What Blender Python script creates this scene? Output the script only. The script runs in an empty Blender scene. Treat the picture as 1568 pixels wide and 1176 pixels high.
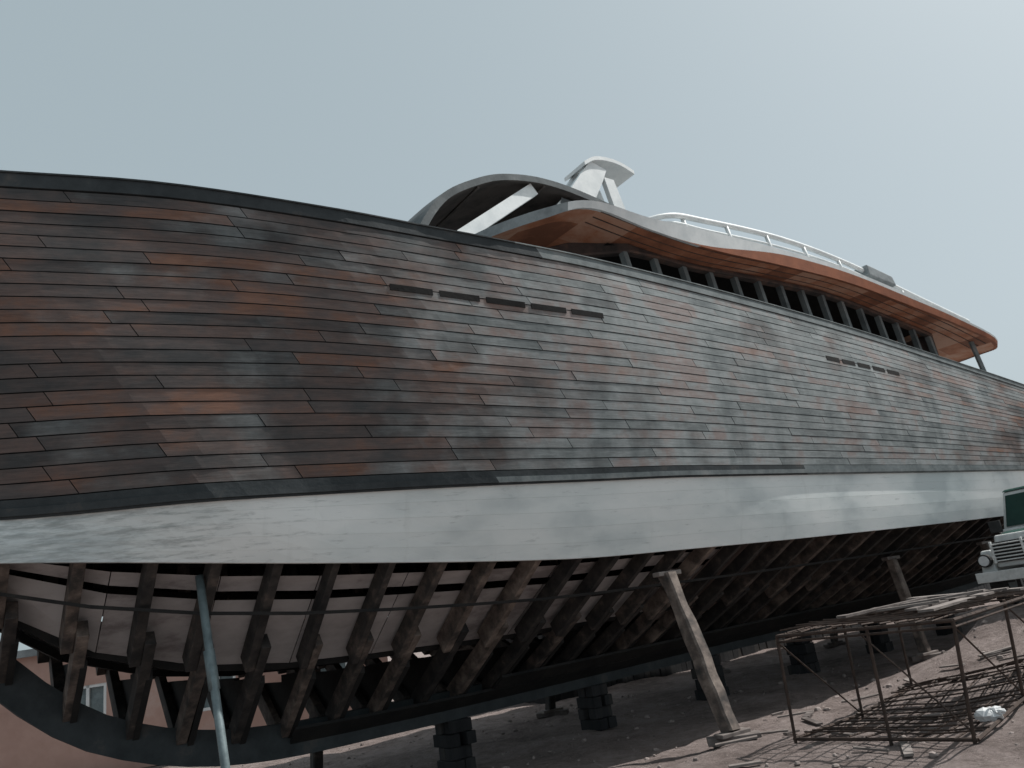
import bpy, math, random
from mathutils import Vector, Matrix
random.seed(7)
rnd=random.random
sc=bpy.context.scene
EYE=1.6; G=-0.5
# ---------- boat frame ----------
C=Vector((2.5,17.7,0)); D=Vector((.787,.617,0)).normalized(); O=Vector((.617,-.787,0)).normalized()
def BW(s,t,z): return C+D*s+O*t+Vector((0,0,z))
def W2B(x,y,z):
    p=Vector((x,y,0))-C
    return (p.dot(D),p.dot(O),z)
def sstep(x):
    x=max(0,min(1,x)); return x*x*(3-2*x)
def gz(x,y):
    s,t,_=W2B(x,y,0)
    h=.12*sstep((t-3)/2)+.85*sstep((x-4.5)/6)*sstep((t-2.2)/3.2)*(1-sstep((x-30)/25))
    h+=.05*math.sin(x*1.3+y*.7)*math.sin(y*1.1-x*.4)+.025*math.sin(x*3.1)*math.sin(y*2.7+1)
    return G+h
class Curve:
    def __init__(self,pts): self.p=sorted(pts); self.s0=self.p[0][0]
    def __call__(self,s):
        p=self.p
        if s<=p[0][0]: return p[0][1:]
        if s>=p[-1][0]: return p[-1][1:]
        for i in range(len(p)-1):
            if s<=p[i+1][0]: break
        a,b=p[i],p[i+1]; h=b[0]-a[0]; q=(s-a[0])/h
        pa=p[i-1] if i>0 else a; pb=p[i+2] if i+2<len(p) else b
        out=[]
        for k in range(1,len(a)):
            d0=(b[k]-pa[k])/(b[0]-pa[0]); d1=(pb[k]-a[k])/(pb[0]-a[0])
            out.append(a[k]*(2*q**3-3*q*q+1)+b[k]*(3*q*q-2*q**3)+d0*h*(q**3-2*q*q+q)+d1*h*(q**3-q*q))
        return tuple(out)
SE=26.0
sheer=Curve([(-17.15,.08,8.3),(-14.6,1.42,8.15)]+[W2B(*p) for p in [(-6.03,8.23,8.0),(-4.22,8.85,7.89),(-2.23,9.59,7.6),(-.94,10.31,7.48),(.1,10.85,7.36),(1.59,11.84,7.28),(4.23,13.87,7.14),(7.82,16.77,6.91),(11.24,19.37,6.48),(14.65,21.96,6.02)]]+[(18,3.9,5.6),(SE,3.3,5.4)])
chine=Curve([(-14.3,.08,4.68),(-13.75,1.3,3.86)]+[W2B(*p) for p in [(-5.98,8.50,3.68),(-3.95,9.0,3.64),(-2.57,9.74,3.64),(-.83,10.54,3.60),(.916,11.6,3.58),(2.73,12.8,3.58),(13.4,21.2,3.6)]]+[(18,3.8,3.65),(SE,3.2,3.8)])
bandb=Curve([(-13.65,.08,3.68),(-13.3,1.25,3.25)]+[W2B(*p) for p in [(-5.97,8.52,3.15),(-2.62,9.95,2.74),(.416,11.65,2.456),(2.39,12.95,2.41),(5.24,15.0,2.39),(10.76,19.4,2.434)]]+[(18,3.6,2.6),(SE,3.0,2.9)])
keel=Curve([(-17.15,8.3),(-15.4,6.2),(-14.1,4.4),(-13.2,3.0),(-12.15,1.73),(-11.03,.9),(-9.35,.42),(-6.76,.34),(-2.8,.38),(1.55,.45),(12,.6),(SE,1.3)])
def cpt(c,k):
    s=c.s0+(SE-c.s0)*k; t,z=c(s); return Vector((s,t,z))
def top(k,f,off=0.0):
    a=cpt(sheer,k); b=cpt(chine,k); p=a.lerp(b,f)
    p.y+=.10*math.sin(math.pi*f)*min(1,k*8)+off
    return p
def topS(s,f,off=0):
    s0=sheer.s0*(1-f)+chine.s0*f
    return top((s-s0)/(SE-s0),f,off)
def V(p,m=1): return BW(p[0],p[1]*m,p[2])
# ---------- mesh builder ----------
class MB:
    def __init__(s): s.v=[];s.f=[];s.m=[];s.c=[];s.uv=[]
    def face(s,pts,mat=0,col=(.5,.5,.5),uv=None):
        n=len(s.v); s.v+=[Vector(p) for p in pts]; s.f.append(tuple(range(n,n+len(pts)))); s.m.append(mat); s.c.append(col); s.uv.append(uv)
    def hexa(s,b,mat=0,col=None):
        col=col or (rnd(),rnd(),rnd())
        for q in ((3,2,1,0),(4,5,6,7),(0,1,5,4),(1,2,6,5),(2,3,7,6),(3,0,4,7)): s.face([b[i] for i in q],mat,col)
    def beam(s,p0,p1,w,h,up=(0,0,1),mat=0,w1=None,h1=None):
        p0=Vector(p0);p1=Vector(p1);d=(p1-p0).normalized();up=Vector(up)
        if abs(d.dot(up))>.98: up=Vector((1,0,0)) if abs(d.x)<.9 else Vector((0,1,0))
        x=d.cross(up).normalized();y=x.cross(d)
        w1=w1 or w;h1=h1 or h
        b=[p0-x*w/2-y*h/2,p0+x*w/2-y*h/2,p0+x*w/2+y*h/2,p0-x*w/2+y*h/2,p1-x*w1/2-y*h1/2,p1+x*w1/2-y*h1/2,p1+x*w1/2+y*h1/2,p1-x*w1/2+y*h1/2]
        s.hexa(b,mat)
    def tube(s,pts,r,n=8,mat=0):
        pts=[Vector(p) for p in pts]; rings=[]
        for i,p in enumerate(pts):
            d=(pts[min(i+1,len(pts)-1)]-pts[max(i-1,0)]).normalized()
            up=Vector((0,0,1)) if abs(d.z)<.95 else Vector((1,0,0))
            x=d.cross(up).normalized();y=x.cross(d)
            rings.append([p+x*r*math.cos(a*2*math.pi/n)+y*r*math.sin(a*2*math.pi/n) for a in range(n)])
        c=(rnd(),rnd(),rnd())
        for i in range(len(pts)-1):
            for a in range(n):
                b=(a+1)%n; s.face([rings[i][a],rings[i][b],rings[i+1][b],rings[i+1][a]],mat,c)
        s.face(rings[0][::-1],mat,c); s.face(rings[-1],mat,c)
    def make(s,name,mats,parent=None,bevel=0,weld=False,smooth=False):
        me=bpy.data.meshes.new(name); me.from_pydata([tuple(v) for v in s.v],[],s.f)
        for m in mats: me.materials.append(m)
        ca=me.color_attributes.new("tone",'FLOAT_COLOR','CORNER'); uvl=me.uv_layers.new(name="UVMap")
        for i,p in enumerate(me.polygons):
            p.material_index=s.m[i]; c=s.c[i]; uv=s.uv[i]
            for j,l in enumerate(p.loop_indices):
                ca.data[l].color=(c[0],c[1],c[2],1)
                if uv: uvl.data[l].uv=uv[j]
        ob=bpy.data.objects.new(name,me); sc.collection.objects.link(ob)
        if weld or bevel or smooth:
            md=ob.modifiers.new("w",'WELD'); md.merge_threshold=.0005
        if bevel:
            md=ob.modifiers.new("b",'BEVEL'); md.width=bevel; md.segments=2; md.limit_method='ANGLE'
        if smooth:
            for p in me.polygons: p.use_smooth=len(p.vertices)==4
        if parent: ob.parent=parent
        return ob
def empty(name,loc=(0,0,0)):
    e=bpy.data.objects.new(name,None); e.empty_display_size=.3; sc.collection.objects.link(e); return e
# ---------- materials ----------
def newmat(name):
    m=bpy.data.materials.new(name); m.use_nodes=True; nt=m.node_tree
    b=nt.nodes['Principled BSDF']; b.inputs['Specular IOR Level'].default_value=.3
    return m,nt,b
def N(nt,t,**k):
    n=nt.nodes.new(t)
    for a,b in k.items():
        if a=='inp':
            for i,j in b.items(): n.inputs[i].default_value=j
        else: setattr(n,a,b)
    return n
def ramp(nt,src,stops):
    r=N(nt,'ShaderNodeValToRGB'); e=r.color_ramp.elements
    while len(e)<len(stops): e.new(.5)
    for i,(p,c) in enumerate(stops): e[i].position=p; e[i].color=(*c,1) if len(c)==3 else c
    nt.links.new(src,r.inputs[0]); return r
def math_(nt,op,a,b):
    n=N(nt,'ShaderNodeMath',operation=op)
    for i,x in enumerate((a,b)):
        if isinstance(x,(int,float)): n.inputs[i].default_value=x
        else: nt.links.new(x,n.inputs[i])
    return n.outputs[0]
def simple(name,stops,scale=3,rough=.8,vec=(1,1,1),bump=.2,bscale=20,metal=0,tone=.0,detail=8):
    m,nt,bs=newmat(name); L=nt.links
    tc=N(nt,'ShaderNodeTexCoord'); mp=N(nt,'ShaderNodeMapping'); mp.inputs['Scale'].default_value=vec
    L.new(tc.outputs['Object'],mp.inputs[0])
    n=N(nt,'ShaderNodeTexNoise',inp={'Scale':scale,'Detail':detail,'Roughness':.65}); L.new(mp.outputs[0],n.inputs['Vector'])
    v=n.outputs[0]
    if tone:
        at=N(nt,'ShaderNodeAttribute',attribute_name='tone'); sp=N(nt,'ShaderNodeSeparateColor'); L.new(at.outputs['Color'],sp.inputs[0])
        v=math_(nt,'ADD',v,math_(nt,'MULTIPLY',math_(nt,'SUBTRACT',sp.outputs[0],.5),tone))
    r=ramp(nt,v,stops); L.new(r.outputs[0],bs.inputs['Base Color'])
    bs.inputs['Roughness'].default_value=rough; bs.inputs['Metallic'].default_value=metal
    n2=N(nt,'ShaderNodeTexNoise',inp={'Scale':bscale,'Detail':6}); L.new(mp.outputs[0],n2.inputs['Vector'])
    b=N(nt,'ShaderNodeBump',inp={'Strength':bump,'Distance':.02}); L.new(n2.outputs[0],b.inputs['Height']); L.new(b.outputs[0],bs.inputs['Normal'])
    return m
def mixc(nt,f,a,b,blend='MIX'):
    m=N(nt,'ShaderNodeMix',data_type='RGBA',blend_type=blend)
    for i,x in ((0,f),(6,a),(7,b)):
        if isinstance(x,(int,float)): m.inputs[i].default_value=x
        elif isinstance(x,tuple): m.inputs[i].default_value=(*x,1)
        else: nt.links.new(x,m.inputs[i])
    return m.outputs[2]
def uvnoise(nt,uv,sx,sy,sc_,det=6,rough=.6,off=0):
    mp=N(nt,'ShaderNodeMapping'); mp.inputs['Scale'].default_value=(sx,sy,1); mp.inputs['Location'].default_value=(off,off*.7,off)
    nt.links.new(uv.outputs[0],mp.inputs[0]); n=N(nt,'ShaderNodeTexNoise',inp={'Scale':sc_,'Detail':det,'Roughness':rough}); nt.links.new(mp.outputs[0],n.inputs['Vector']); return n.outputs[0]
def plank_mat():
    m,nt,bs=newmat("weathered_planks"); L=nt.links
    uv=N(nt,'ShaderNodeUVMap')
    nz=lambda *a,**k: uvnoise(nt,uv,*a,**k)
    at=N(nt,'ShaderNodeAttribute',attribute_name='tone'); sp=N(nt,'ShaderNodeSeparateColor'); L.new(at.outputs['Color'],sp.inputs[0])
    R_,G_,B_=sp.outputs
    big=nz(.45,.35,1.2,3,.55); mid=nz(.9,1.3,1.3,5,.6,off=3); vert=nz(1.3,.22,1.0,4,.6,off=47)
    gm=math_(nt,'ADD',G_,math_(nt,'MULTIPLY',math_(nt,'SUBTRACT',big,.5),1.3))
    gm=math_(nt,'ADD',gm,math_(nt,'MULTIPLY',math_(nt,'SUBTRACT',mid,.5),.8))
    gm=math_(nt,'ADD',gm,math_(nt,'MULTIPLY',math_(nt,'SUBTRACT',R_,.5),.30))
    g=ramp(nt,gm,[(.28,(0,0,0)),(.74,(1,1,1))]).outputs[0]
    gv=math_(nt,'ADD',math_(nt,'MULTIPLY',nz(.8,1.1,1.2,6,.65,off=15),.5),math_(nt,'MULTIPLY',vert,.5)); gv=math_(nt,'ADD',gv,math_(nt,'MULTIPLY',math_(nt,'SUBTRACT',B_,.5),.14))
    gray=ramp(nt,gv,[(.34,(.105,.122,.127)),(.44,(.175,.197,.20)),(.53,(.25,.272,.275)),(.61,(.24,.20,.19)),(.78,(.28,.30,.30))]).outputs[0]
    bv=math_(nt,'ADD',nz(.7,1.2,1.3,6,.65,off=27),math_(nt,'MULTIPLY',math_(nt,'SUBTRACT',B_,.5),.22))
    brown=ramp(nt,bv,[(.32,(.060,.061,.062)),(.44,(.090,.077,.074)),(.55,(.122,.089,.080)),(.66,(.168,.094,.069)),(.8,(.215,.118,.082))]).outputs[0]
    col=mixc(nt,g,gray,brown)
    st=nz(1.0,13,2.2,8,.7,off=9); gr=nz(6,60,1.5,5,.6,off=5)
    val=math_(nt,'ADD',math_(nt,'MULTIPLY',st,1.0),math_(nt,'MULTIPLY',R_,.24))
    val=math_(nt,'ADD',val,math_(nt,'MULTIPLY',gr,.5)); val=math_(nt,'ADD',val,.13)
    cb=N(nt,'ShaderNodeCombineColor')
    for i in range(3): L.new(val,cb.inputs[i])
    col=mixc(nt,1.0,col,cb.outputs[0],'MULTIPLY')
    pr=ramp(nt,nz(.8,2.4,2.0,9,.75,off=33),[(.52,(0,0,0)),(.70,(.5,.5,.5))]).outputs[0]
    inv=math_(nt,'SUBTRACT',1.0,g)
    col=mixc(nt,math_(nt,'MULTIPLY',pr,inv),col,(.36,.385,.39))
    L.new(col,bs.inputs['Base Color']); bs.inputs['Roughness'].default_value=.88
    b=N(nt,'ShaderNodeBump',inp={'Strength':.3,'Distance':.008}); L.new(gr,b.inputs['Height']); L.new(b.outputs[0],bs.inputs['Normal'])
    return m
def band_mat():
    m,nt,bs=newmat("white_primer_band"); L=nt.links
    uv=N(nt,'ShaderNodeUVMap'); at=N(nt,'ShaderNodeAttribute',attribute_name='tone'); s_=N(nt,'ShaderNodeSeparateColor'); L.new(at.outputs['Color'],s_.inputs[0])
    a=uvnoise(nt,uv,.35,.8,1.3,5,.5); r=ramp(nt,a,[(.38,(.54,.60,.61)),(.48,(.70,.755,.755)),(.62,(.80,.84,.835))]).outputs[0]
    v=math_(nt,'ADD',uvnoise(nt,uv,1,7,2.6,8,.7,off=7),math_(nt,'MULTIPLY',s_.outputs[1],.24))
    r2=ramp(nt,v,[(.59,(0,0,0)),(.78,(.75,.75,.75))]).outputs[0]
    col=mixc(nt,r2,r,(.30,.34,.345))
    dr=ramp(nt,uvnoise(nt,uv,3,.5,1.2,6,.65,off=19),[(.58,(0,0,0)),(.75,(.3,.3,.3))]).outputs[0]
    col=mixc(nt,dr,col,(.45,.49,.48))
    L.new(col,bs.inputs['Base Color']); bs.inputs['Roughness'].default_value=.6
    b=N(nt,'ShaderNodeBump',inp={'Strength':.15,'Distance':.01}); L.new(v,b.inputs['Height']); L.new(b.outputs[0],bs.inputs['Normal'])
    return m
M_pl=plank_mat(); M_band=band_mat()
M_dark=simple("dark_bitumen_wood",[(.3,(.024,.030,.033)),(.6,(.045,.053,.057)),(.75,(.085,.08,.075))],2.5,tone=.2)
M_rail2=simple("weathered_rail_wood",[(.3,(.085,.10,.105)),(.55,(.16,.185,.19)),(.75,(.24,.25,.25))],2.5,tone=.2)
M_gap=simple("seam_and_shade_dark",[(.3,(.008,.008,.008)),(.7,(.018,.018,.018))],3,rough=1)  # dark seams; also painted shade of slots and deckhouse interior
M_rib=simple("rib_timber",[(.28,(.022,.022,.023)),(.48,(.055,.050,.047)),(.60,(.12,.098,.086)),(.78,(.26,.215,.185))],3.2,tone=.3,vec=(1,1,1.2))
M_floor=simple("floor_timber",[(.3,(.012,.013,.014)),(.65,(.030,.029,.028))],2.5,tone=.2)
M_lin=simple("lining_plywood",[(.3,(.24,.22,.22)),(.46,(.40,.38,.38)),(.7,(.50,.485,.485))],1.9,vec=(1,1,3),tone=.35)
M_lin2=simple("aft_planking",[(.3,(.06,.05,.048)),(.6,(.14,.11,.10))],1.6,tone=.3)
M_under=simple("orange_plywood",[(.3,(.24,.10,.06)),(.5,(.44,.18,.10)),(.68,(.54,.31,.22))],1.4,tone=.4)
M_fascia=simple("orange_fascia",[(.3,(.22,.085,.05)),(.6,(.34,.13,.07))],2)
M_white=simple("white_paint",[(.3,(.60,.64,.65)),(.6,(.76,.79,.79))],2.5,rough=.5,bump=.08)
M_grayw=simple("gray_primed_wood",[(.3,(.16,.18,.19)),(.6,(.28,.31,.32))],3,tone=.2)
M_brown=simple("brown_house_wood",[(.3,(.045,.042,.042)),(.5,(.09,.07,.065)),(.7,(.18,.11,.085))],2.2,tone=.2)
M_canopy=simple("canopy_skin",[(.3,(.06,.07,.075)),(.6,(.12,.135,.14)),(.75,(.22,.23,.23))],2)
M_canin=simple("canopy_inside",[(.3,(.035,.033,.033)),(.6,(.10,.085,.078))],2)
M_rust=simple("rusty_steel",[(.3,(.030,.024,.022)),(.6,(.075,.052,.042))],8,rough=.8,metal=.2)
M_steel=simple("painted_steel",[(.3,(.10,.13,.14)),(.65,(.20,.25,.26))],5,rough=.5,metal=.2)
M_block=simple("crib_timber",[(.3,(.09,.075,.07)),(.65,(.24,.21,.195))],4,tone=.3)
M_glass=simple("dark_glass",[(.3,(.015,.04,.035)),(.7,(.025,.06,.05))],3,rough=.12,bump=0)
M_tire=simple("tyre_rubber",[(.3,(.02,.02,.02)),(.7,(.04,.04,.04))],5)
M_green=simple("green_paint",[(.3,(.02,.06,.05)),(.7,(.03,.085,.07))],3,rough=.4,bump=.05)
M_truck=simple("dusty_white_paint",[(.3,(.40,.41,.40)),(.5,(.62,.63,.62)),(.7,(.72,.72,.71))],3,rough=.45,bump=.05)
M_wall=simple("pink_render",[(.3,(.38,.24,.20)),(.6,(.48,.32,.27)),(.75,(.54,.42,.38))],.8)
M_darkwood=simple("dark_timber_boards",[(.3,(.012,.013,.015)),(.6,(.028,.029,.031)),(.8,(.055,.05,.046))],2,vec=(3,3,.5),tone=.4)  # boards of the added shed, also the keel blocks
M_bag=simple("plastic_bag",[(.3,(.5,.52,.53)),(.7,(.7,.7,.7))],8,rough=.4)
M_stone=simple("stones",[(.3,(.15,.125,.115)),(.7,(.32,.27,.25))],6,tone=.4)
# ---------- yacht ----------
yacht=empty("wooden_yacht")
ROWS=25
def redness(s,f):
    r=.90-.66*sstep((s+12)/9)
    if s>4: r+=.22*sstep((s-4)/8)
    return r+.05*math.sin(f*9+s*.8)
slots=[]
w=(7.98-4.22)/5
for i in range(5): slots.append((-7.98+w*i+.04,-7.98+w*(i+1)-.07))
for i in range(5): slots.append((2.1+.62*i,2.1+.62*i+.5))
SR=7
mb=MB()
for m in (1,-1):
    for r in range(1,ROWS-1):
        f0=r/ROWS; f1=(r+1)/ROWS
        g=.0016
        k=0.0; off=rnd()*.07; first=True
        while k<1:
            L=(off+.02 if first else (.045+.06*rnd())); first=False
            k1=min(1,k+L)
            tone=(rnd(),0,rnd()); jit=(rnd()-.5)*.005
            n=max(2,int((k1-k)*43/.4)); e=.006/43
            ka=k+e; kb=k1-e
            for i in range(n):
                a=ka+(kb-ka)*i/n; b=ka+(kb-ka)*(i+1)/n
                P=[top(a,f0+g,.011+jit),top(b,f0+g,.011+jit),top(b,f1-g,.015+jit),top(a,f1-g,.015+jit)]
                I=[top(a,f0+g,-.03),top(b,f0+g,-.03),top(b,f1-g,-.03),top(a,f1-g,-.03)]
                ss=P[0].x; col=(tone[0],redness(ss,f0),tone[2])
                uv=[(p.x+ (200 if m<0 else 0),-f*4) for p,f in zip(P,(f0,f0,f1,f1))]
                Pw=[V(p,m) for p in P]; Iw=[V(p,m) for p in I]
                q=[3,2,1,0] if m>0 else [0,1,2,3]
                mb.face([Pw[j] for j in q],0,col,[uv[j] for j in q])
                mb.face([Pw[3],Pw[2],Iw[2],Iw[3]],1,col,[uv[j] for j in (3,2,2,3)])
                mb.face([Pw[1],Pw[0],Iw[0],Iw[1]],1,col,[uv[j] for j in (1,0,0,1)])
            for kk in (ka,kb):
                P=[top(kk,f0+g,.011+jit),top(kk,f1-g,.015+jit),top(kk,f1-g,-.03),top(kk,f0+g,-.03)]
                mb.face([V(p,m) for p in P],1,(tone[0],redness(P[0].x,f0),tone[2]),[(P[0].x,-f0*4)]*4)
            k=k1
mb.make("topside_planks",[M_pl,M_dark],yacht)
mb=MB(); NK=110
for m in (1,-1):
    for i in range(NK):
        a=i/NK;b=(i+1)/NK
        for j in range(6):
            f0=j/6;f1=(j+1)/6
            mb.face([V(top(a,f0,-.02),m),V(top(b,f0,-.02),m),V(top(b,f1,-.02),m),V(top(a,f1,-.02),m)],0)
mb.make("hull_backing",[M_gap],yacht)
mb=MB()
def strip(mb,m,f0,f1,out,inn,ssw,n=110):
    for i in range(n):
        a=i/n;b=(i+1)/n
        mat=0 if cpt(sheer,a).x<ssw else 1
        c=(rnd()*.2+.4,0,0)
        Q=[[top(k,f,o) for (f,o) in ((f0,out),(f1,out),(f1,inn),(f0,inn))] for k in (a,b)]
        for j in range(4):
            jj=(j+1)%4
            mb.face([V(Q[0][j],m),V(Q[1][j],m),V(Q[1][jj],m),V(Q[0][jj],m)],mat,c)
for m in (1,-1):
    strip(mb,m,-.010,1/ROWS-.003,.030,-.10,-5.5)
    strip(mb,m,-.016,-.0105,.05,-.16,-6)
    strip(mb,m,1-1/ROWS+.003,1.012,.045,-.06,-1.5)
    strip(mb,m,1-.35/ROWS,1.006,.075,.046,-9)
mb.make("sheer_and_chine_rails",[M_dark,M_rail2],yacht)
mb=MB()
NB=5
for m in (1,-1):
    for j in range(NB):
        k=0
        while k<1:
            k1=min(1,k+.08+.08*rnd()); n=max(2,int((k1-k)*100)); tn=rnd()
            for i in range(n):
                a=k+(k1-k)*i/n;b=k+(k1-k)*(i+1)/n
                def bp(kk,f,o):
                    p=cpt(chine,kk).lerp(cpt(bandb,kk),f); p.y+=o+.03*math.sin(math.pi*f); return p
                fa=.02+.98*j/NB+.0006;fb=.02+.98*(j+1)/NB-.0006
                P=[bp(a,fa,.012),bp(b,fa,.012),bp(b,fb,.012),bp(a,fb,.012)]
                I=[bp(a,fa,-.05),bp(b,fa,-.05),bp(b,fb,-.05),bp(a,fb,-.05)]
                uv=[(p.x,p.z) for p in P]; col=(tn,max(0,min(1,(-P[0].x-8.5)/5)) ,tn)
                mb.face([V(p,m) for p in P],0,col,uv); mb.face([V(p,m) for p in (P[3],P[2],I[2],I[3])],0,col,[uv[3],uv[2],uv[2],uv[3]])
                mb.face([V(p,m) for p in I],1,col,uv)
            k=k1
mb.make("white_boot_band",[M_band,M_gap],yacht)
mb=MB()
for q0,q1 in slots:
    n=3; fz=SR/ROWS+.004
    hh=.0125 if q0<0 else .015
    for i in range(n):
        a=q0+(q1-q0)*i/n;b=q0+(q1-q0)*(i+1)/n
        Q=[[topS(s_,f,o) for f,o in ((fz-hh,.023),(fz+hh,.023),(fz+hh,-.02),(fz-hh,-.02))] for s_ in (a,b)]
        for j in range(4):
            jj=(j+1)%4; mb.face([V(Q[0][j]),V(Q[1][j]),V(Q[1][jj]),V(Q[0][jj])],0)
        if i==0: mb.face([V(x) for x in Q[0]],0)
        if i==n-1: mb.face([V(x) for x in Q[1]],0)
mb.make("scupper_slots",[M_gap],yacht)  # solid near-black boxes paint the shade inside the slot openings
mb=MB()
for i in range(60):
    P=[cpt(sheer,i/60),cpt(sheer,(i+1)/60)]
    z0,z1=P[0].z-.45,P[1].z-.45
    mb.face([BW(P[0].x,P[0].y-.1,z0),BW(P[1].x,P[1].y-.1,z1),BW(P[1].x,-P[1].y+.1,z1),BW(P[0].x,-P[0].y+.1,z0)],0)
a,b,c=cpt(sheer,1),cpt(chine,1),cpt(bandb,1)
mb.face([V(a),V(b),V(c),BW(SE,0,keel(SE)[0]),V(c,-1),V(b,-1),V(a,-1)],0)
mb.make("deck_and_transom",[M_grayw],yacht)
def bot(s,f,inn=0.0):
    t,z=bandb(s); kz=keel(s)[0]+.15
    if s<-12.3: t=max(.12,t)
    tt=t+(0.1-t)*f; zz=z+(kz-z)*f
    n=Vector((-(z-kz),(t-.1))).normalized()
    tt+=n.x*inn; zz+=n.y*inn
    return Vector((s,tt,zz))
ribs=MB(); fl=MB()
s=-13.0
while s<25:
    for m in (1,-1):
        w=.10+.04*rnd(); d=.22+.07*rnd(); sl=(rnd()-.5)*.10
        for (fa,fb,sh,dk) in ((.0,.55,0,0),(.42,.97,w*1.02,.02)):
            a0=bot(s+sh+sl*fa,fa,.06 if fa==0 else dk*rnd());a1=bot(s+sh+sl*fa,fa,.06+d if fa==0 else d*.9);b0=bot(s+sh+sl*fb,fb,dk);b1=bot(s+sh+sl*fb,fb,d*1.05)
            if fa==0: a0.y-=.05
            b=[]
            for o in (-w/2,w/2):
                for p in (a0,a1,b1,b0): b.append(BW(p.x+o,p.y*m,p.z))
            ribs.hexa(b)
        p0=bot(s,.0,.1); tz=chine(s)
        ribs.beam(BW(s+.14,(p0.y-.16)*m,p0.z-.02),BW(s+.14,(tz[0]-.28)*m,tz[1]+.6),.12,.2,up=tuple(D))
        q0=bot(s+.20,.62,.02);q1=bot(s+.20,1.0,.02)
        zt=q0.z+.12*rnd()
        P=[(q0.y,q0.z),(q1.y,q1.z),(0,q1.z-.02),(0,zt),(q0.y,zt+.02)]
        for o in (.18,.26): fl.face([BW(s+o,x*m,z) for x,z in P])
        for j in range(5):
            x0,z0=P[j];x1,z1=P[(j+1)%5]; fl.face([BW(s+.18,x0*m,z0),BW(s+.18,x1*m,z1),BW(s+.26,x1*m,z1),BW(s+.26,x0*m,z0)])
    s+=.72+.05*(rnd()-.5)
ribs.make("bottom_ribs",[M_rib],yacht,bevel=.008); fl.make("floor_timbers",[M_floor],yacht)
mb=MB()
def longi(mb,f,s0,s1,w,h,inn,mat=0,step=1.2):
    for m in (1,-1):
        s=s0
        while s<s1:
            e=min(s1,s+step); mb.beam(V(bot(s,f,inn),m),V(bot(e,f,inn),m),w,h,mat=mat); s=e
longi(mb,.24,-12.6,25,.06,.04,-.02)
longi(mb,.02,-12.6,25,.07,.16,.34)
longi(mb,.635,-12.6,25,.12,.10,.34)
longi(mb,.40,-4,25,.14,.10,.36)
mb.make("stringers",[M_floor],yacht)
mb=MB()
s=-12.4
while s<25:
    e=s+1.22
    for m in (1,-1):
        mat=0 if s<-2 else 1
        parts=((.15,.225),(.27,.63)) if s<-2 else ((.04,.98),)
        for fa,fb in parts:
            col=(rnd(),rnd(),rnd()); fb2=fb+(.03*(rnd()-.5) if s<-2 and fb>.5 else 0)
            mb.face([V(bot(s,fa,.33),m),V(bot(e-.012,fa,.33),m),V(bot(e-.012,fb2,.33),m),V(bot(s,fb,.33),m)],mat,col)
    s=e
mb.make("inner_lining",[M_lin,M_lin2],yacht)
mb=MB()
for (fa,fb) in ((.90,.995),(.80,.893)):
    s=-8.5 if fa>.85 else -5.0
    while s<25:
        e=min(25,s+1.0)
        for m in (1,-1):
            A=[bot(s,fa,-.004),bot(e,fa,-.004),bot(e,fb,-.004),bot(s,fb,-.004)];B_=[bot(s,fa,-.05),bot(e,fa,-.05),bot(e,fb,-.05),bot(s,fb,-.05)]
            mb.hexa([V(p,m) for p in A]+[V(p,m) for p in B_])
        s=e
mb.make("garboard_planks",[M_floor],yacht)
mb=MB()
ks=[-17.15+ .4*i for i in range(int((SE+17.15)/.4)+1)]
for a,b in zip(ks[:-1],ks[1:]):
    za,zb=keel(a)[0],keel(b)[0]; d=Vector((b-a,zb-za)).normalized(); dd=.42
    d0=Vector((.8,keel(a+.4)[0]-keel(a-.4)[0])).normalized() if a>-17 else d; d1=Vector((.8,keel(b+.4)[0]-keel(b-.4)[0])).normalized()
    n0=Vector((-d0.y,d0.x))*dd;n1=Vector((-d1.y,d1.x))*dd
    q=[]
    for t in (-.15,.15): q+=[BW(a,t,za-.05),BW(b,t,zb-.05),BW(b+n1.x,t,zb+n1.y),BW(a+n0.x,t,za+n0.y)]
    mb.hexa(q,0,(.5,.5,.5))
mb.make("keel_and_stem",[M_dark],yacht)
# ---------- superstructure ----------
edge=[(-5.5,0.0,8.55),(-5.36,1.06,8.55),(-5.05,2.2,8.55),(-4.35,3.2,8.60),(-3.65,3.75,8.66),(-2.2,3.8,8.48),(-.47,3.82,8.36),(2.09,3.8,8.42),(4.82,3.78,8.42),(7.68,3.84,8.12),(10,3.9,7.82),(12.1,3.9,7.43),(12.45,3.0,7.40),(12.5,0,7.40)]
lips=[.16,.16,.16,.16,.10,.20,.36,.36,.32,.26,.20,.12,.12,.12]
def dens(pts,n=6):
    out=[]
    for i in range(len(pts)-1):
        p0=pts[max(i-1,0)];p1=pts[i];p2=pts[i+1];p3=pts[min(i+2,len(pts)-1)]
        for j in range(n):
            q=j/n; out.append(tuple(.5*((2*b)+(-a+c)*q+(2*a-5*b+4*c-d)*q*q+(-a+3*b-3*c+d)*q**3) for a,b,c,d in zip(p0,p1,p2,p3)))
    out.append(pts[-1]); return out
E=dens([e+(l,) for e,l in zip(edge,lips)])
mb=MB()
nst=6
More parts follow.
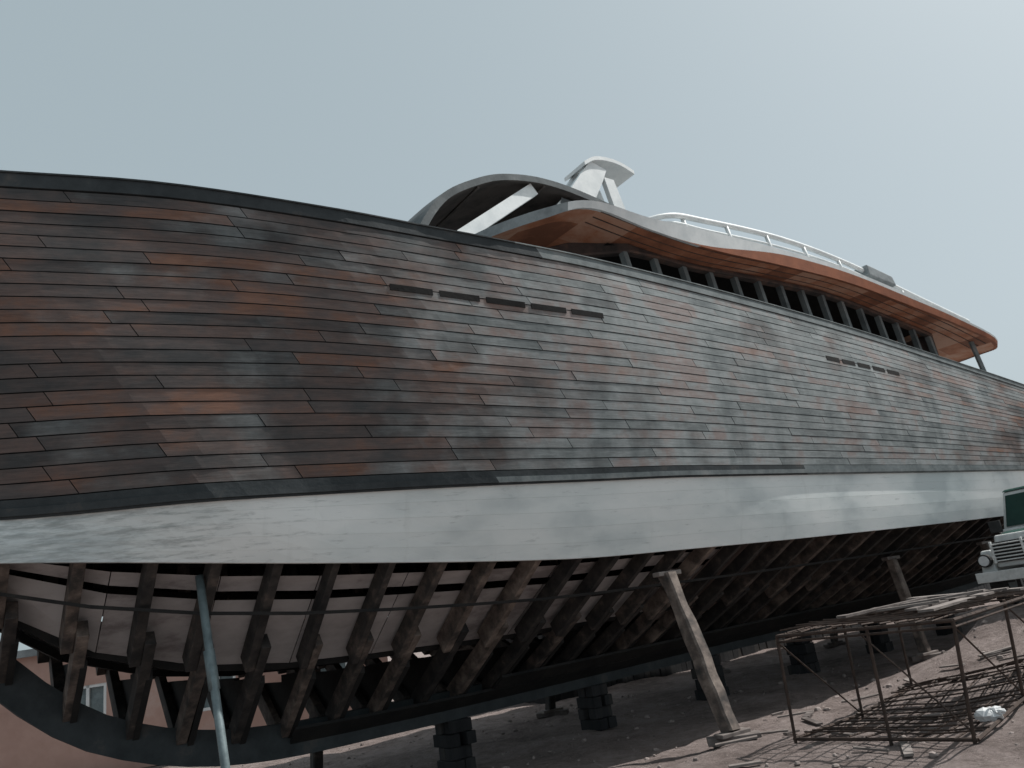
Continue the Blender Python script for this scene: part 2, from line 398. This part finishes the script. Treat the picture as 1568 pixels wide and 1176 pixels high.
for i in range(len(E)-1):
    a,b=E[i],E[i+1]
    for j in range(nst*2):
        u0=1-j/nst;u1=1-(j+1)/nst
        cm=lambda u:.10*(1-u*u)
        col=(random.Random(int(a[0]*1.1+50)*31+j).random(),.5,.5)
        mb.face([BW(a[0],a[1]*u0,a[2]+cm(u0)),BW(a[0],a[1]*u1,a[2]+cm(u1)),BW(b[0],b[1]*u1,b[2]+cm(u1)),BW(b[0],b[1]*u0,b[2]+cm(u0))],0,col)
        T=.16
        mb.face([BW(a[0],a[1]*u0,a[2]+cm(u0)+min(T,a[3]-.02)),BW(a[0],a[1]*u1,a[2]+cm(u1)+T),BW(b[0],b[1]*u1,b[2]+cm(u1)+T),BW(b[0],b[1]*u0,b[2]+cm(u0)+min(T,b[3]-.02))],2,col)
    for m in (1,-1):
        mt=1 if a[0]>-4.1 else 2
        o=.05
        def ep(p,dz,oo): return BW(p[0],(p[1]+oo)*m,p[2]+dz)
        fr=lambda p:.72*sstep((p[0]+1.8)/4.5)
        fa_,fb_=fr(a),fr(b)
        za_=-.03+(a[3]+.03)*fa_; zb_=-.03+(b[3]+.03)*fb_
        if fa_>0 or fb_>0: mb.face([ep(a,-.03,0),ep(b,-.03,0),ep(b,zb_,o*fb_),ep(a,za_,o*fa_)],3)
        mb.face([ep(a,za_,o*fa_),ep(b,zb_,o*fb_),ep(b,b[3],o),ep(a,a[3],o)],mt)
        mb.face([ep(a,a[3],o),ep(b,b[3],o),ep(b,b[3],-.08),ep(a,a[3],-.08)],mt)
        mb.face([ep(a,a[3],-.08),ep(b,b[3],-.08),ep(b,.0,-.08),ep(a,.0,-.08)],mt)
        mb.face([ep(a,-.03,0),ep(b,-.03,0),ep(b,.0,-.1),ep(a,.0,-.1)],3 if fa_>.05 else mt)
mb.make("upper_deck_brow",[M_under,M_white,M_grayw,M_fascia],yacht)
Ez=Curve(sorted([(e[0],e[2]) for e in edge[4:12]]))
mb=MB()
for t in (3.72,3.5,3.28):
    for m in (1,-1):
        s=-3.4
        while s<11.8:
            mb.beam(BW(s,t*m,Ez(s)[0]+.10*(1-(t/3.82)**2)-.006),BW(s+.4,t*m,Ez(s+.4)[0]+.10*(1-(t/3.82)**2)-.006),.015,.015); s+=.4
mb.make("soffit_battens",[M_brown],yacht)
mb=MB()
TW=3.12
wallpath=[(-4.3,0),(-4.0,1.4),(-3.2,2.5),(-2.2,TW)]+[(-2.2+.86*i,TW) for i in range(1,15)]
def wz(s): return max(6.0,sheer(s)[1]-.45)
for m in (1,-1):
    for i in range(len(wallpath)-1):
        a,b=wallpath[i],wallpath[i+1]
        za,zb=Ez(max(-3.6,a[0]))[0]+.06,Ez(max(-3.6,b[0]))[0]+.06
        sa,sb=sheer(a[0])[1]-.1,sheer(b[0])[1]-.1
        ha=hb=.17
        if i<4: ha=.17+.25*(4-i)/3; hb=.17+.25*(3-i)/3
        for (l0,h0,l1,h1,mat) in ((wz(a[0])-.3,sa,wz(b[0])-.3,sb,0),(za-ha,za,zb-hb,zb,1)):
            mb.hexa([BW(a[0],a[1]*m,l0),BW(b[0],b[1]*m,l1),BW(b[0],(b[1]-.1)*m,l1),BW(a[0],(a[1]-.1)*m,l0),BW(a[0],a[1]*m,h0),BW(b[0],b[1]*m,h1),BW(b[0],(b[1]-.1)*m,h1),BW(a[0],(a[1]-.1)*m,h0)],mat)
        if i>=2: mb.beam(BW(b[0]+.06,(b[1]-.05)*m,sb-.02),BW(b[0]-.10,(b[1]-.05)*m,zb-hb+.02),.12,.13,up=tuple(O),mat=2)
        mb.beam(BW(a[0],(a[1]+.03)*m,za-ha+.03),BW(b[0],(b[1]+.03)*m,zb-hb+.03),.04,.05,mat=0)
for i in range(12):
    s0,s1,t1=-3.0,9.6,1.5
    a=s0+(s1-s0)*i/12;b=s0+(s1-s0)*(i+1)/12
    mb.hexa([BW(a,-t1,6.0),BW(b,-t1,6.0),BW(b,t1,6.0),BW(a,t1,6.0),BW(a,-t1,Ez(a)[0]+.05),BW(b,-t1,Ez(b)[0]+.05),BW(b,t1,Ez(b)[0]+.05),BW(a,t1,Ez(a)[0]+.05)],3)  # near-black core: interior shade painted in behind the window openings
e=wallpath[-1]
mb.hexa([BW(e[0],-TW,5.8),BW(e[0]+.1,-TW,5.8),BW(e[0]+.1,TW,5.8),BW(e[0],TW,5.8),BW(e[0],-TW,Ez(e[0])[0]+.02),BW(e[0]+.1,-TW,Ez(e[0])[0]+.02),BW(e[0]+.1,TW,Ez(e[0])[0]+.02),BW(e[0],TW,Ez(e[0])[0]+.02)],0)
for i in range(24):
    a=-2.6+i*.5; b=a+.5
    if b<9.7:
        for m in (1,-1): mb.face([BW(a,1.5*m,Ez(a)[0]-.01),BW(b,1.5*m,Ez(b)[0]-.01),BW(b,(TW-.12)*m,Ez(b)[0]-.01),BW(a,(TW-.12)*m,Ez(a)[0]-.01)],3)  # ceiling sheet with the interior shade put into its colour
for m in (1,-1): mb.beam(BW(11.7,3.5*m,5.9),BW(11.4,3.5*m,7.6),.1,.1,mat=2)
mb.make("deckhouse",[M_brown,M_brown,M_rail2,M_gap],yacht)
# canopy
prof=dens([(-6.05,8.55),(-5.95,9.05),(-5.35,9.85),(-4.5,10.4),(-3.7,10.72),(-2.6,10.88),(-1.3,10.78),(.6,10.4),(1.8,9.85),(2.8,9.2),(3.2,8.6)],6)
mb=MB(); cw=1.55
def nrm(i):
    p=prof[max(i-1,0)];q=prof[min(i+1,len(prof)-1)];d=Vector((q[0]-p[0],q[1]-p[1])).normalized();return Vector((-d.y,d.x))
for i in range(len(prof)-1):
    a,b=prof[i],prof[i+1]
    na,nb=nrm(i)*.15,nrm(i+1)*.15
    nn=8
    for j in range(nn):
        t0=-cw+2*cw*j/nn;t1=-cw+2*cw*(j+1)/nn
        cm=lambda t:.16*(1-(t/cw)**2)
        mb.face([BW(a[0]-na.x,t0,a[1]-na.y+cm(t0)),BW(b[0]-nb.x,t0,b[1]-nb.y+cm(t0)),BW(b[0]-nb.x,t1,b[1]-nb.y+cm(t1)),BW(a[0]-na.x,t1,a[1]-na.y+cm(t1))],1)
        mb.face([BW(a[0],t0,a[1]+cm(t0)),BW(b[0],t0,b[1]+cm(t0)),BW(b[0],t1,b[1]+cm(t1)),BW(a[0],t1,a[1]+cm(t1))],0)
    for m in (1,-1):
        mb.face([BW(a[0]-na.x,cw*m,a[1]-na.y),BW(b[0]-nb.x,cw*m,b[1]-nb.y),BW(b[0],cw*m,b[1]),BW(a[0],cw*m,a[1])],0)
    if i%12==6: mb.beam(BW(a[0]-na.x*1.15,-cw+.05,a[1]-na.y*1.15),BW(a[0]-na.x*1.15,cw-.05,a[1]-na.y*1.15),.05,.05,mat=1)
mb.make("bridge_canopy",[M_canopy,M_canin],yacht)
mb=MB()
for m in (1,-1):
    mb.beam(BW(-5.55,1.38*m,8.6),BW(-2.85,1.38*m,10.62),.14,.28,up=(0,0,1),mat=0)
    mb.beam(BW(-3.9,1.3*m,8.6),BW(-1.9,1.3*m,10.6),.08,.14,mat=0)
for m in (1,-1):
    P=[(-2.6,8.6),(2.9,8.6),(2.4,9.4),(1.5,9.8),(.4,10.25),(-1.3,10.6),(-2.0,10.65)]
    for t in (1.36,1.28): mb.face([BW(x,t*m,z) for x,z in P],1)
mb.face([BW(-2.6,-1.3,8.6),BW(-2.6,1.3,8.6),BW(-1.9,1.3,10.7),BW(-1.9,-1.3,10.7)],1)
mb.make("bridge_pillars_and_walls",[M_white,M_canopy],yacht)
# mast
mb=MB()
def plate(mb,P,t0,t1,mat=0):
    n=len(P)
    mb.face([BW(x,t0,z) for x,z in P],mat);mb.face([BW(x,t1,z) for x,z in P][::-1],mat)
    for j in range(n):
        (x0,z0),(x1,z1)=P[j],P[(j+1)%n]; mb.face([BW(x0,t0,z0),BW(x1,t0,z1),BW(x1,t1,z1),BW(x0,t1,z0)],mat)
for tt in (-.35,.2):
    plate(mb,[(-1.6,10.65),(-.55,10.55),(.62,12.35),(.85,12.75),(.3,12.9),(-.05,12.5)],tt,tt+.14)
    plate(mb,[(1.15,10.1),(1.7,9.9),(1.05,12.5),(.7,12.5)],tt,tt+.14)
plate(mb,[(-.9,11.3),(-.6,11.3),(.4,12.7),(.2,12.7)],-.21,.2)
wing=dens([(.0,12.65),(.4,12.90),(.9,13.0),(1.4,12.98),(1.85,12.84)],5)
for (a,b) in zip(wing[:-1],wing[1:]):
    mb.hexa([BW(a[0],-.42,a[1]),BW(b[0],-.42,b[1]),BW(b[0],.42,b[1]),BW(a[0],.42,a[1]),BW(a[0],-.42,a[1]+.11),BW(b[0],-.42,b[1]+.11),BW(b[0],.42,b[1]+.11),BW(a[0],.42,a[1]+.11)],0)
mb.make("radar_mast",[M_white],yacht)
# rail
mb=MB()
rp=[W2B(*p) for p in [(3.39,14.2,9.02),(4.68,14.7,9.18),(6.82,16.4,9.28),(8.95,18.1,9.10),(11.3,19.9,8.66),(13.8,21.8,8.21)]]
rp=[(-2.3,3.0,8.8)]+[(p[0],3.6,p[2]) for p in rp]
rd=dens(rp,8)
Zc=Curve(sorted([(p[0],p[2]) for p in rd]))
for m in (1,-1):
    mb.tube([BW(p[0],p[1]*m,p[2]) for p in rd],.06)
    mb.tube([BW(p[0],p[1]*m,p[2]*.6+(Ez(p[0])[0]+.25)*.4) for p in rd],.028)
    s=-.9
    while s<11.6:
        mb.tube([BW(s,3.6*m,Zc(s)[0]),BW(s+.12,3.62*m,Ez(s)[0]+.1)],.045); s+=1.45
mb.make("upper_deck_rail",[M_white],yacht,smooth=True)
mb=MB()
z=Zc(6.6)[0]
mb.hexa([BW(6.0,3.3,z-.10),BW(7.3,3.3,z-.22),BW(7.3,3.75,z-.22),BW(6.0,3.75,z-.10),BW(6.0,3.3,z+.2),BW(7.2,3.3,z+.04),BW(7.2,3.75,z+.04),BW(6.0,3.75,z+.2)],0)
mb.beam(BW(6.1,3.5,z-.6),BW(6.1,3.5,z-.1),.08,.08);mb.beam(BW(7.1,3.5,z-.7),BW(7.1,3.5,z-.2),.08,.08)
mb.make("deck_locker",[M_grayw],yacht,bevel=.03)
# ---------- supports ----------
def prop(name,top_,foot,r=.11):
    e=empty(name); mb=MB()
    g=gz(foot[0],foot[1])
    f=Vector((foot[0],foot[1],g+.14)); t=Vector(top_)
    n=9; pts=[f.lerp(t,i/n)+Vector(((rnd()-.5)*.03,(rnd()-.5)*.03,0)) for i in range(n+1)]
    rs=[r*(1+.2*(rnd()-.5)) for _ in pts]
    d=(t-f).normalized(); x=d.cross(O).normalized(); y=x.cross(d); rings=[]
    for p,q in zip(pts,rs): rings.append([p+x*q*cx+y*q*cy for cx,cy in ((-1,-.75),(-.75,-1),(.75,-1),(1,-.75),(1,.75),(.75,1),(-.75,1),(-1,.75))])
    c=(rnd(),rnd(),rnd())
    for i in range(n):
        for a in range(8):
            b=(a+1)%8; mb.face([rings[i][a],rings[i][b],rings[i+1][b],rings[i+1][a]],0,c)
    mb.face(rings[0],0,c);mb.face(rings[-1],0,c)
    mb.make("post",[M_rib],e,weld=True)
    mb=MB()
    mb.beam(f+Vector((-.35,.05,-.09)),f+Vector((.4,-.05,-.09)),.28,.10)
    mb.beam(f+Vector((-.22,-.15,-.02)),f+Vector((.25,.12,-.02)),.2,.06)
    mb.beam(t+Vector((-.2,-.12,.02)),t+Vector((.2,.15,.02)),.16,.07)
    mb.make("foot_blocks",[M_block],e,bevel=.01)
prop("support_prop",(1.98,12.75,2.05),(2.32,12.15))
for (s,t) in ((4.6,2.9),(9.5,3.0),(15,2.9),(21,2.6)):
    p=bot(s,.25,-.05); a=BW(s,p.y,p.z-.1); b=BW(s+.1,p.y+.1,0)
    prop("support_prop",a,(b.x,b.y),.10)
for s in (-7,-1,5,11,18):
    p=bot(s,.25,-.05); a=BW(s,-p.y,p.z-.1); b=BW(s+.1,-p.y-.5,0); prop("support_prop",a,(b.x,b.y),.10)
mb=MB(); mb.tube([(-4.20,9.60,2.8),(-3.83,9.3,.62),(-3.6,9.12,gz(-3.6,9.12)-.02)],.05,10)
mb.tube([(-4.06,9.49,1.9),(-3.98,9.43,1.45)],.065,10)
mb.make("steel_support_pole",[M_steel],None,smooth=True)
for s in (-5.6,-2.4,1,4.5,8,12,17,22):
    p=BW(s,0,0); g=gz(p.x,p.y); kz=keel(s)[0]-.05; mb=MB(); n=4; h=(kz-g)/n
    for i in range(n):
        j=lambda: (rnd()-.5)*.08
        if i%2==0: 
            for o in (-.12,.12): mb.beam(BW(s+o+j(),-.30+j(),g+h*(i+.5)),BW(s+o+j(),.30+j(),g+h*(i+.5)),.2,h*.97)
        else:
            for o in (-.13,.13): mb.beam(BW(s-.22+j(),o+j(),g+h*(i+.5)),BW(s+.22+j(),o+j(),g+h*(i+.5)),.2,h*.97)
    mb.make("keel_block",[M_darkwood],None,bevel=.012)
# ---------- scaffold table ----------
e=empty("metal_scaffold_table")
A=Vector((2.95,10.9,0));B=Vector((4.5,9.3,0));Cc=Vector((7.3,12.1,0));Dd=A+Cc-B
TZ=.98
def quad(u,v): return A+(B-A)*u+(Dd-A)*v
mb=MB()
def tz(u,v,z): p=quad(u,v); return Vector((p.x,p.y,z+.03*math.sin(u*5+v*7)))
def gr(u,v,dz): p=quad(u,v)+Vector((-.05,.16,0)); return Vector((p.x,p.y,gz(p.x,p.y)+dz))
for (p,q) in (((0,0),(1,0)),((1,0),(1,1)),((1,1),(0,1)),((0,1),(0,0))):
    mb.tube([tz(*p,TZ),tz(*q,TZ)],.024,6); mb.tube([tz(*p,TZ-.07),tz(*q,TZ-.07)],.016,6)
    mb.tube([gr(*p,.05),gr(p[0]*.5+q[0]*.5,p[1]*.5+q[1]*.5,.06),gr(*q,.05)],.022,6)
for (u,v) in ((0,0),(1,0),(1,1),(0,1),(0,.5),(1,.5),(.55,.0)):
    mb.tube([tz(u,v,TZ),gr(u+(rnd()-.5)*.05,v,0)],.021,6)
for (p,q) in (((0,0),(0,.5)),((1,0),(1,.5)),((1,.5),(1,1)),((.5,0),(1,0))):
    mb.tube([tz(*p,TZ-.08),gr(*q,.1)],.012,5)
def bent(u0,v0,u1,v1,z,fn,r):
    P=[]
    for i in range(6):
        q=i/5; P.append(fn(u0+(u1-u0)*q+(rnd()-.5)*.012,v0+(v1-v0)*q+(rnd()-.5)*.012,z+(rnd()-.5)*.025))
    mb.tube(P,r,5)
n=11
for i in range(1,n): bent(i/n,-.02,i/n+(rnd()-.5)*.06,1.02,TZ+.02,tz,.011)
n=19
for i in range(1,n): bent(-.03*rnd(),i/n,1+.05*rnd(),i/n+(rnd()-.5)*.05,TZ+.045,tz,.012)
for i in range(1,9): bent(i/9,0,i/9+(rnd()-.5)*.1,1,.07,gr,.011)
for i in range(1,15): bent(0,i/15,1,i/15+(rnd()-.5)*.08,.09,gr,.011)
mb.make("frame_bars",[M_rust],e)
mb=MB()
for (u0,v0,u1,v1,w) in ((.1,.55,.85,.62,.22),(.05,.72,.9,.78,.2),(.2,.9,.95,.86,.25),(.6,.3,.66,.95,.16),(.3,.15,.36,.8,.12),(.75,.2,.8,.9,.2),(.1,.35,.7,.42,.1)):
    mb.beam(tz(u0,v0,TZ+.08+.03*rnd()),tz(u1,v1,TZ+.09+.04*rnd()),w,.03)
mb.make("loose_boards",[M_block],e)
# ---------- truck ----------
tr=empty("flatbed_truck")
S0=4.25;T0=5.75
TG=.55
def T(x,y,z): return BW(S0+x,T0+y,TG+z)
def box(mb,x0,x1,y0,y1,z0,z1,mat=0,tx0=0,tx1=0,ty=0):
    mb.hexa([T(x0,y0,z0),T(x1,y0,z0),T(x1,y1,z0),T(x0,y1,z0),T(x0+tx0,y0+ty,z1),T(x1-tx1,y0+ty,z1),T(x1-tx1,y1-ty,z1),T(x0+tx0,y1-ty,z1)],mat)
mb=MB()
box(mb,.12,1.5,-.62,.62,.75,1.38,0,.08,0,.08)
box(mb,.10,1.45,-.95,-.63,.62,1.12,0,.12,.1,.05);box(mb,.10,1.45,.63,.95,.62,1.12,0,.12,.1,.05)
box(mb,1.5,3.0,-.92,.92,.6,1.45,0)
box(mb,1.45,1.62,-.93,.93,1.42,1.5,0)
box(mb,1.55,2.98,-.86,.86,1.46,2.28,0,.28,.05,.12)
mb.make("body",[M_truck],tr,bevel=.05)
mb=MB()
box(mb,1.80,2.96,-.74,.74,2.285,2.33,0,.05,.05,.05)
box(mb,.3,1.45,-.45,.45,1.385,1.43,0,.1,0,.1)
mb.make("roof_and_hood_panels",[M_green],tr,bevel=.01)
mb=MB()
a=[T(1.56,-.76,1.54),T(1.56,.76,1.54),T(1.80,.68,2.2),T(1.80,-.68,2.2)]
mb.face([p-D*.03 for p in a],0)
for y in (-1,1):
    mb.face([T(1.8,y*.872,1.55),T(2.75,y*.872,1.55),T(2.72,y*.79,2.1),T(1.98,y*.79,2.1)],0)
mb.make("windows",[M_glass],tr)
mb=MB()
box(mb,.07,.125,-.58,.58,.85,1.25,1)
for i in range(6): box(mb,.03,.08,-.58,.58,.87+i*.065,.895+i*.065,0)
for y in (-.58,0,.58): box(mb,.02,.09,y-.02,y+.02,.84,1.27,0)
box(mb,-.12,.02,-.98,.98,.5,.70,0)
box(mb,0,.2,-.5,-.4,.45,.6,1);box(mb,0,.2,.4,.5,.45,.6,1)
for y in (-.9,.9): box(mb,1.3,1.36,y-.12,y+.12,1.45,1.7,1)
mb.make("grille_and_bumper",[M_truck,M_tire],tr,bevel=.01)
mb=MB()
for y in (-.79,.79):
    mb.tube([T(.03,y,.92),T(.14,y,.92)],.13,16,1); mb.tube([T(.01,y,.92),T(.14,y,.92)],.10,16,0)
mb.make("headlights",[M_bag,M_tire],tr)
mb=MB()
box(mb,3.1,6.6,-1.05,1.05,.85,.97,0);box(mb,3.1,3.2,-1.05,1.05,.97,1.7,0)
for y in (-1.05,1.0): box(mb,3.2,6.6,y,y+.05,.97,1.35,0)
box(mb,.3,6.4,-.4,-.28,.5,.68,1);box(mb,.3,6.4,.28,.4,.5,.68,1)
mb.make("flatbed",[M_block,M_tire],tr)
mb=MB()
for x in (.8,5.2):
    for y in (-.85,.85):
        mb.tube([T(x,y-.13,.42),T(x,y+.13,.42)],.42,24,0); mb.tube([T(x,y-.14,.42),T(x,y+.14,.42)],.2,16,1)
mb.make("wheels",[M_tire,M_steel],tr)
_g0=gz
def gz(x,y):
    s,t,_=W2B(x,y,0)
    w=sstep((s-(S0-1.6))/1.5)*sstep((t-4.2)/.8)*(1-sstep((s-S0-8)/4))*(1-sstep((t-8)/2))
    return _g0(x,y)*(1-w)+TG*w
# ---------- background ----------
def house(name,cx,cy,w,d,h,ang):
    e=empty(name); R=Matrix.Rotation(ang,3,'Z')
    def P(x,y,z): v=R@Vector((x,y,0)); return Vector((cx+v.x,cy+v.y,G+z))
    def bx(mb,x0,x1,y0,y1,z0,z1,m=0): mb.hexa([P(x0,y0,z0),P(x1,y0,z0),P(x1,y1,z0),P(x0,y1,z0),P(x0,y0,z1),P(x1,y0,z1),P(x1,y1,z1),P(x0,y1,z1)],m)
    mb=MB(); wins=[-w*.35,-w*.1,w*.15,w*.38]; x=-w/2
    for xx in wins:
        bx(mb,x,xx-.5,-d/2,-d/2+.25,0,h); bx(mb,xx-.5,xx+.5,-d/2,-d/2+.25,0,1.2); bx(mb,xx-.5,xx+.5,-d/2,-d/2+.25,2.4,h); x=xx+.5
    bx(mb,x,w/2,-d/2,-d/2+.25,0,h); bx(mb,-w/2,-w/2+.25,-d/2+.25,d/2,0,h);bx(mb,w/2-.25,w/2,-d/2+.25,d/2,0,h);bx(mb,-w/2+.25,w/2-.25,d/2-.25,d/2,0,h)
    mb.make("walls",[M_wall],e)
    mb=MB(); bx(mb,-w/2-.2,w/2+.2,-d/2-.2,d/2+.2,h,h+.2); mb.make("flat_roof",[M_grayw],e)
    mb=MB()
    for xx in wins:
        bx(mb,xx-.5,xx+.5,-d/2+.12,-d/2+.15,1.2,2.4,1)
        for (a,b,c,f) in ((-.5,-.42,1.2,2.4),(.42,.5,1.2,2.4),(-.04,.04,1.2,2.4),(-.42,.42,1.2,1.28),(-.42,.42,2.32,2.4)): bx(mb,xx+a,xx+b,-d/2+.02,-d/2+.11,c,f,0)
    mb.make("windows",[M_white,M_steel],e)
house("rendered_house",-12.5,26,14,6,3.4,math.radians(12))
sh=empty("added_dark_shed"); mb=MB()  # invented shed, added to keep the area under the hull dark
SS=1.2; TT=-6.2
x=SS
while x<34:
    w_=.22+.05*rnd(); o=.03*rnd()
    mb.hexa([BW(x,TT-o,G-.1),BW(x+w_-.01,TT-o,G-.1),BW(x+w_-.01,TT-.04-o,G-.1),BW(x,TT-.04-o,G-.1),BW(x,TT-o,3.05),BW(x+w_-.01,TT-o,3.05),BW(x+w_-.01,TT-.04-o,3.05),BW(x,TT-.04-o,3.05)],0); x+=w_
for xx in (SS,34.0):
    mb.hexa([BW(xx,TT-.1,G-.1),BW(xx+.08,TT-.1,G-.1),BW(xx+.08,TT-5,G-.1),BW(xx,TT-5,G-.1),BW(xx,TT-.1,3.1),BW(xx+.08,TT-.1,3.1),BW(xx+.08,TT-5,3.7),BW(xx,TT-5,3.7)],0)
mb.hexa([BW(SS,TT-5.05,G-.1),BW(34,TT-5.05,G-.1),BW(34,TT-5.12,G-.1),BW(SS,TT-5.12,G-.1),BW(SS,TT-5.05,3.7),BW(34,TT-5.05,3.7),BW(34,TT-5.12,3.7),BW(SS,TT-5.12,3.7)],0)
mb.make("added_board_walls",[M_darkwood],sh)
mb=MB(); mb.hexa([BW(SS-.3,TT+.3,3.12),BW(34.3,TT+.3,3.12),BW(34.3,TT-5.4,3.8),BW(SS-.3,TT-5.4,3.8),BW(SS-.3,TT+.3,3.2),BW(34.3,TT+.3,3.2),BW(34.3,TT-5.4,3.88),BW(SS-.3,TT-5.4,3.88)],0)
mb.make("added_lean_to_roof",[M_steel],sh)
# ---------- ground ----------
def axis(lo,hi,step,far):
    a=[];x=lo
    while x<=hi: a.append(x); x+=step
    st=step; x=hi
    while x<far: st*=1.35; x+=st; a.append(x)
    st=step; x=lo
    while x>-far: st*=1.35; x-=st; a.insert(0,x)
    return a
xs=axis(-14,22,.2,1500); ys=axis(1,30,.2,1500)
def gfine(x,y):
    if abs(x)>60 or abs(y)>80: return G
    return gz(x,y)+.018*math.sin(x*7.3+2*math.sin(y*2.1))*math.sin(y*6.1+1.5*math.sin(x*3.3))+(rnd()-.5)*.02
vs=[(x,y,gfine(x,y)) for y in ys for x in xs]
nx=len(xs); fs=[(j*nx+i,j*nx+i+1,(j+1)*nx+i+1,(j+1)*nx+i) for j in range(len(ys)-1) for i in range(nx-1)]
me=bpy.data.meshes.new("ground"); me.from_pydata(vs,[],fs)
for p in me.polygons: p.use_smooth=True
go=bpy.data.objects.new("ground",me); sc.collection.objects.link(go)
m,nt,bs=newmat("sandy_ground"); L=nt.links
tc=N(nt,'ShaderNodeTexCoord')
n1=N(nt,'ShaderNodeTexNoise',inp={'Scale':.6,'Detail':10,'Roughness':.7}); n2=N(nt,'ShaderNodeTexNoise',inp={'Scale':5,'Detail':12,'Roughness':.8}); 
vo=N(nt,'ShaderNodeTexVoronoi',inp={'Scale':14})
for n in (n1,n2,vo): L.new(tc.outputs['Object'],n.inputs['Vector'])
mix=math_(nt,'ADD',math_(nt,'MULTIPLY',n1.outputs[0],.5),math_(nt,'MULTIPLY',n2.outputs[0],.5))
r=ramp(nt,mix,[(.36,(.115,.088,.079)),(.46,(.215,.172,.158)),(.55,(.31,.255,.238)),(.66,(.39,.335,.315))]); L.new(r.outputs[0],bs.inputs['Base Color']); bs.inputs['Roughness'].default_value=.95
b=N(nt,'ShaderNodeBump',inp={'Strength':1.0,'Distance':.12}); hh=math_(nt,'ADD',n2.outputs[0],math_(nt,'MULTIPLY',vo.outputs[0],.2)); L.new(hh,b.inputs['Height']); L.new(b.outputs[0],bs.inputs['Normal'])
me.materials.append(m)
mb=MB()
def rock(mb,c,r,mat=0):
    n=6;rings=[]
    sx,sy,sz=(.7+.6*rnd() for _ in range(3))
    for j in range(1,4):
        th=math.pi*j/4
        rings.append([c+Vector((sx*r*math.sin(th)*math.cos(a*2*math.pi/n)*(.75+.5*rnd()),sy*r*math.sin(th)*math.sin(a*2*math.pi/n)*(.75+.5*rnd()),sz*.7*r*math.cos(th))) for a in range(n)])
    t=c+Vector((0,0,sz*.7*r));col=(rnd(),rnd(),rnd())
    for a in range(n):
        b=(a+1)%n; mb.face([t,rings[0][a],rings[0][b]],mat,col)
        for j in range(2): mb.face([rings[j][a],rings[j+1][a],rings[j+1][b],rings[j][b]],mat,col)
for i in range(2600):
    x=-8+22*rnd(); y=4+18*rnd(); rr=.010+.05*rnd()**5
    rock(mb,Vector((x,y,gz(x,y)+rr*.2)),rr)
mb.make("gravel",[M_stone])
mb=MB()
for i in range(9): 
    p=Vector((5.0+.3*(rnd()-.5),10.2+.3*(rnd()-.5),0)); rock(mb,Vector((p.x,p.y,gz(p.x,p.y)+.12+.05*rnd())),.06+.05*rnd())
mb.make("plastic_trash_bag",[M_bag])
mb=MB()
for i in range(44):
    x=2+6*rnd();y=9+6*rnd();a=rnd()*3.14;l=.15+.5*rnd()
    z=gz(x,y)+.03; mb.beam((x,y,z),(x+l*math.cos(a),y+l*math.sin(a),gz(x+l*math.cos(a),y+l*math.sin(a))+.03+.03*rnd()),.04+.08*rnd(),.025)
mb.make("wood_offcuts",[M_block])
# ---------- light ----------
PH=math.radians(16);EL=math.radians(54)
sd=Vector((math.cos(PH)*math.cos(EL),math.sin(PH)*math.cos(EL),math.sin(EL)))
l=bpy.data.lights.new("sun",'SUN'); l.energy=4.5; l.angle=math.radians(.5); l.color=(1,.97,.93)
lo=bpy.data.objects.new("sun",l); sc.collection.objects.link(lo); lo.rotation_euler=sd.to_track_quat('Z','Y').to_euler()
w=bpy.data.worlds.new("World"); sc.world=w; w.use_nodes=True; nt=w.node_tree; bg=nt.nodes['Background']
sk=nt.nodes.new('ShaderNodeTexSky'); sk.sky_type='NISHITA'; sk.sun_disc=False; sk.sun_elevation=EL; sk.sun_rotation=math.pi/2-PH
sk.dust_density=4; sk.air_density=1; sk.ozone_density=1
hs=nt.nodes.new('ShaderNodeHueSaturation'); hs.inputs['Saturation'].default_value=.35; nt.links.new(sk.outputs[0],hs.inputs['Color'])
mx=nt.nodes.new('ShaderNodeMix'); mx.data_type='RGBA'; mx.inputs[0].default_value=.55; nt.links.new(hs.outputs[0],mx.inputs[6]); mx.inputs[7].default_value=(5.0,6.3,6.8,1)
nt.links.new(mx.outputs[2],bg.inputs[0]); bg.inputs[1].default_value=.10
sc.view_settings.view_transform='Standard'; sc.view_settings.look='None'; sc.view_settings.exposure=0
# ---------- camera ----------
Pt=math.radians(17.5);Ro=math.radians(9)
F=Vector((0,math.cos(Pt),math.sin(Pt)));U0=Vector((0,-math.sin(Pt),math.cos(Pt)));R0=Vector((1,0,0))
R=R0*math.cos(Ro)-U0*math.sin(Ro);U=U0*math.cos(Ro)+R0*math.sin(Ro)
cam=bpy.data.cameras.new("camera"); cam.lens=27; cam.sensor_width=36; cam.clip_end=5000
cam.dof.use_dof=True; cam.dof.focus_distance=10.5; cam.dof.aperture_fstop=1.6
co=bpy.data.objects.new("camera",cam); sc.collection.objects.link(co)
mt=Matrix((R,U,-F)).transposed().to_4x4(); mt.translation=Vector((0,0,EYE)); co.matrix_world=mt
sc.camera=co
